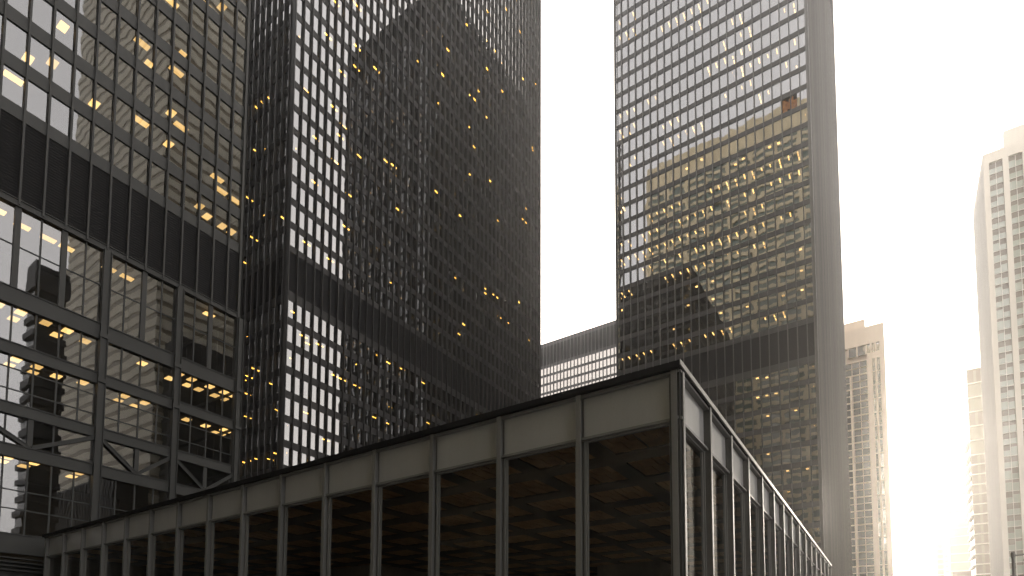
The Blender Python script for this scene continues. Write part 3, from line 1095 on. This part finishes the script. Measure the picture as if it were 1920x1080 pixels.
ri = thing('dark_block', 'low dark block against the flank of the striped tower, mirrored in the lower left windows', 'office building', (53, 85, 0))
banded_block(ri, (49.0, 57.5, 60.5, 112.0), 84.0, M['steel_green'], M['window_dark'], 3.6, 1.2, recess=0.12, faces='-y-x')

# --- hazy tower with pinkish stone frame behind the right black tower ---------------
YP = 215.0
rk = thing('stone_framed_tower', 'pinkish stone framed glass tower in haze just right of the big black tower', 'office tower', (-20, YP + 15, 0))
fp = Face((4.4, YP, 0), (-1, 0, 0), (0, -1, 0))       # s runs leftwards from the street corner
wall = MB()
fp.box(wall, 0, 1.35, -30, 0, 0, 112.9)
fp.box(wall, 1.35, 50, -1.5, 0, 106.8, 112.9)
fp.box(wall, 1.35, 5.0, -1.5, 0, 101.6, 103.6)
fp.box(wall, 2.25, 2.75, -1.5, 0, 0, 101.6); fp.box(wall, 3.55, 5.0, -1.5, 0, 0, 101.6)
for s in (2.35, 3.6, 4.9, 7.6, 10.2):
    fp.box(wall, s, s + 0.35, -1.5, 0, 103.6, 106.8)
fp.box(wall, 1.35, 50, -30, -1.55, 0, 112.0)
wall.build('stone_frame', M['stone_pink'], rk)
mb = MB(); fp.box(mb, 9.6, 10.1, -0.7, 0.35, 0, 96.5); mb.build('pier', M['stone_pink'], rk)
mb = MB(); mb.box(-40, -1.0, YP + 5, YP + 22, 112.902, 118.2); mb.build('penthouse', M['stone_pink'], rk)
grid = MB()
FH = 4.66
zs = [101.6 - FH * i for i in range(22)]
wins = []
for z in zs:
    fp.box(grid, 5.0, 50, -0.35, 0.05, z - 0.22, z + 0.08)
    fp.box(grid, 5.0, 50, -0.3, -0.02, z - FH / 2 - 0.06, z - FH / 2 + 0.06)
    fp.box(grid, 1.36, 3.54, -0.34, -0.05, z - 0.12, z + 0.08)
    for (s0, s1) in ((1.4, 2.22), (2.78, 3.52)):
        wins.append(fp.pane(s0, s1, -0.45, z - FH + 0.1, z - 0.14))
    for k in range(20):
        s0 = 5.0 + k * 2.2
        for (a, b) in ((z - FH + 0.1, z - FH / 2 - 0.07), (z - FH / 2 + 0.07, z - 0.23)):
            wins.append(fp.pane(s0 + 0.06, s0 + 2.14, -0.36, a, b))
for k in range(21):
    fp.box(grid, 5.0 + k * 2.2 - 0.06, 5.0 + k * 2.2 + 0.06, -0.33, 0.0, 0, 101.3)
for s0, s1 in ((1.4, 2.32), (2.73, 3.57), (3.98, 4.87), (5.28, 7.57), (7.98, 10.17)):
    wins.append(fp.pane(s0, s1, -0.5, 103.62, 106.78))
grid.build('curtain_wall_grid', M['stone_pink'], rk)
parts_and_rest(wins, 'window', M['window_mirror'], rk)

# --- pale tower with paired windows at the right edge --------------------------------
YR, XR = 208.0, 30.73
rr = thing('pale_tower', 'pale stone tower with paired dark windows at the right edge', 'tower block', (52, YR + 14, 0))
ff = Face((XR, YR, 0), (1, 0, 0), (0, -1, 0))
wall = MB()
wall.box(XR, 80, YR + 0.6, YR + 28.7, 0, 153.4)
ff.box(wall, 0.0, 1.35, -0.59, 0, 0, 153.4)
ff.box(wall, 1.35, 49.2, -0.59, 0, 150.2, 153.4)
bays = []
s = 1.35
while s < 44:
    bays.append((s, s + 3.1)); ff.box(wall, s + 3.1, s + 4.45, -0.59, 0, 0, 150.2)
    s += 4.45
wall.build('wall', M['concrete'], rr)
mb = MB(); mb.box(XR + 5.5, 78, YR + 4.0, YR + 24, 153.402, 161.2); mb.build('penthouse', M['concrete'], rr)
FHR = 3.46
dark, pale, bars = [], [], MB()
rr_ = random.Random(3)
for (s0, s1) in bays:
    z = 150.1
    while z > 6:
        mid = (s0 + s1) / 2
        for (a, b) in ((s0 + 0.05, mid - 0.06), (mid + 0.06, s1 - 0.05)):
            h = 1.75 if rr_.random() < 0.75 else rr_.choice((1.0, 0.8, 1.3))
            dark.append(ff.pane(a, b, -0.42, z - 0.1 - h, z - 0.1))
            pale.append(ff.pane(a, b, -0.38, z - FHR + 0.04, z - 0.16 - h))
        ff.box(bars, s0, s1, -0.58, -0.3, z - 0.09, z + 0.03)
        z -= FHR
    ff.box(bars, mid - 0.06, mid + 0.06, -0.58, -0.29, 0, 150.1)
bars.build('window_frame', M['white_metal'], rr)
parts_and_rest(dark, 'window', M['window_slate'], rr)
parts_and_rest(pale, 'spandrel_panel', M['window_pale'], rr)
sf = Face((XR, YR, 0), (0, 1, 0), (-1, 0, 0))
rib = MB()
sm = []
for k in range(24):
    s0 = 0.3 + k * 1.18
    sf.box(rib, s0, s0 + 0.16, -0.02, 0.12, 0, 153.0)
    for z in range(0, 150, 10):
        sm.append(sf.pane(s0 + 0.17, s0 + 1.17, 0.03, z + 0.05, z + 9.95))
rib.build('side_rib', M['white_metal'], rr)
mb = MB()
for q in sm:
    mb.quad(q)
mb.build('side_glass', M['window_mirror'], rr, uv=True)

# --- tower with balconies beyond it ----------------------------------------------------
YB, XB = 262.0, 29.2
rbk = thing('balcony_tower', 'slim grey glass tower with white balcony edges left of the pale tower', 'tower block', (36, YB + 8, 0))
mb = MB(); mb.box(XB, 43, YB, YB + 15, 0, 108.8); mb.build('wall', M['window_grey'], rbk)
lips, dk = MB(), []
fb = Face((XB, YB, 0), (1, 0, 0), (0, -1, 0))
fbs = Face((XB, YB, 0), (0, 1, 0), (-1, 0, 0))
z = 108.8
i = 0
while z > 4:
    h = 5.4 if z > 77 else 3.7
    lips.box(XB - 0.05, 43.1, YB - 0.3, YB + 15.1, z - 0.28, z)
    if z <= 87:
        lips.box(XB - 0.75, XB - 0.051, YB - 0.2, YB + 15, z - 0.55, z)
    for (a, b) in ((0.35, 1.9), (2.7, 5.0), (5.6, 7.6)):
        if z < 79 or i % 3 == 0:
            dk.append(fb.pane(a, b, 0.04, z - h + 0.3, z - 0.6))
    dk.append(fbs.pane(0.6, 14.2, 0.04, z - h + 0.1, z - 0.6))
    z -= h
    i += 1
lips.build('balcony', M['white_metal'], rbk)
for q in dk:
    m_ = MB(); m_.quad(q); m_.build('window', M['window_slate'], rbk, uv=True)

YC, XC = 328.0, 26.0
rc = thing('pale_block', 'pale ribbed block with darker foot beside the balcony tower', 'tower block', (32, YC + 8, 0))
mb = MB(); mb.box(XC, 39, YC, YC + 15, 0, 84.8); mb.build('wall', M['stone_buff'], rc)
mb = MB()
for k in range(1, 21):
    mb.box(XC - 0.12, 39.12, YC - 0.2, YC + 15.2, 84.8 - k * 4.0, 84.8 - k * 4.0 + 0.5)
mb.build('floor_band', M['concrete'], rc)
fc_ = Face((XC, YC, 0), (1, 0, 0), (0, -1, 0))
for k in range(19):
    m_ = MB(); m_.quad(fc_.pane(0.6, 8.2, 0.08, 84.8 - (k + 2) * 4.0 + 0.6, 84.8 - (k + 1) * 4.0 - 0.1))
    m_.build('window', M['window_slate'] if k > 9 else M['window_pale'], rc, uv=True)

YD, XD = 413.0, 22.5
rt = thing('twin_topped_block', 'farthest pale block with two turrets on its roof and a dark window column', 'tower block', (27, YD + 7, 0))
mb = MB(); mb.box(XD, 31.4, YD, YD + 13, 0, 77.2); mb.build('wall', M['stone_buff'], rt)
for (a, b) in ((XD - 0.05, 24.7), (28.1, 30.8)):
    m_ = MB(); m_.box(a, b, YD - 0.12, YD + 7, 77.202, 85.7); m_.build('turret', M['stone_buff'], rt)
fd = Face((XD, YD, 0), (1, 0, 0), (0, -1, 0))
z = 76.2
while z > 4:
    m_ = MB(); m_.quad(fd.pane(2.5, 5.3, 0.05, z - 2.6, z - 0.3)); m_.build('window', M['window_dark'], rt, uv=True)
    for (a, b) in ((0.5, 2.0), (6.1, 8.1)):
        m_ = MB(); m_.quad(fd.pane(a, b, 0.05, z - 2.0, z - 1.0)); m_.build('window', M['window_slate'], rt, uv=True)
    z -= 3.0

# ------------------------------------------------------------------ street furniture at the lower right
LX, LY = 9.75, 20.0
rpole = thing('street_lamp', 'dark street lamp post with a long arm at the lower right corner', 'street lamp', (LX, LY, 0.0))
mb = MB(); mb.tube([(LX, LY, 0.13), (LX, LY, 1.0), (LX, LY, 6.35)], [0.11, 0.075, 0.065], 14)
mb.tube([(LX, LY, 6.33), (LX, LY, 6.40), (LX, LY, 6.60), (LX, LY, 6.66)], [0.06, 0.085, 0.085, 0.05], 14)
mb.tube([(LX, LY, 5.30), (LX, LY, 5.36), (LX, LY, 5.50), (LX, LY, 5.56)], [0.066, 0.11, 0.11, 0.066], 14)
mb.build('pole', M['post'], rpole)
mb = MB(); mb.tube([(LX + 0.05, LY, 6.48), (LX + 1.6, LY + 0.1, 6.62), (LX + 2.9, LY + 0.2, 6.68)], [0.032, 0.028, 0.022], 10)
mb.build('arm', M['post'], rpole)
mb = MB(); mb.box(LX + 2.6, LX + 3.4, LY + 0.08, LY + 0.36, 6.58, 6.66); mb.box(LX + 2.68, LX + 3.32, LY + 0.12, LY + 0.32, 6.54, 6.578)
mb.build('lamp_head', M['post'], rpole)

TX, TY = 11.6, 24.0
rtree = thing('street_tree', 'thin sparse street tree whose top twigs show behind the lamp post', 'tree', (TX, TY, 0.0))
rt_ = random.Random(9)
mb = MB(); mb.tube([(TX, TY, 0.1), (TX + .05, TY, 2.0), (TX, TY + .05, 4.2)], [0.10, 0.08, 0.045], 8); mb.build('trunk', M['bark'], rtree)
tw, lv = MB(), MB()


def grow(p, d, ln, r, depth):
    q = p + d * ln
    tw.tube([tuple(p), tuple((p + q) / 2 + Vector((rt_.uniform(-.04, .04), rt_.uniform(-.04, .04), 0.02))), tuple(q)], [r, r * 0.8, r * 0.6], 5)
    if depth == 0:
        for _ in range(3):
            c = q + Vector((rt_.uniform(-.15, .15), rt_.uniform(-.15, .15), rt_.uniform(-.1, .1)))
            a, b = Vector((rt_.uniform(-1, 1), rt_.uniform(-1, 1), rt_.uniform(-1, 1))).normalized(), Vector((rt_.uniform(-1, 1), rt_.uniform(-1, 1), rt_.uniform(-1, 1))).normalized()
            lv.quad([c - a * .05, c + b * .03, c + a * .05, c - b * .03])
        return
    for _ in range(3 if depth > 1 else 2):
        nd = (d + Vector((rt_.uniform(-.7, .7), rt_.uniform(-.7, .7), rt_.uniform(-.1, .5)))).normalized()
        grow(q, nd, ln * rt_.uniform(.62, .85), r * 0.6, depth - 1)


for _ in range(6):
    grow(Vector((TX, TY, rt_.uniform(3.0, 4.2))), Vector((rt_.uniform(-.7, .7), rt_.uniform(-.7, .7), 1)).normalized(), 1.0, 0.03, 3)
tw.build('branches', M['bark'], rtree)
lv.build('leaves', M['leaf'], rtree)

# ------------------------------------------------------------------ the air
HAZE_DENSITY, HAZE_G = 0.00028, 0.86
m, t, o = mat('haze')
pv = t.nodes.new('ShaderNodeVolumePrincipled')
pv.inputs['Color'].default_value = (1.0, 0.975, 0.945, 1)
pv.inputs['Density'].default_value = HAZE_DENSITY
pv.inputs['Anisotropy'].default_value = HAZE_G
t.links.new(pv.outputs[0], o.inputs['Volume'])
mb = MB(); mb.box(-905, 905, -905, 905, -1.5, 270.0)
hz = mb.build('haze', m)
hz['kind'] = 'stuff'
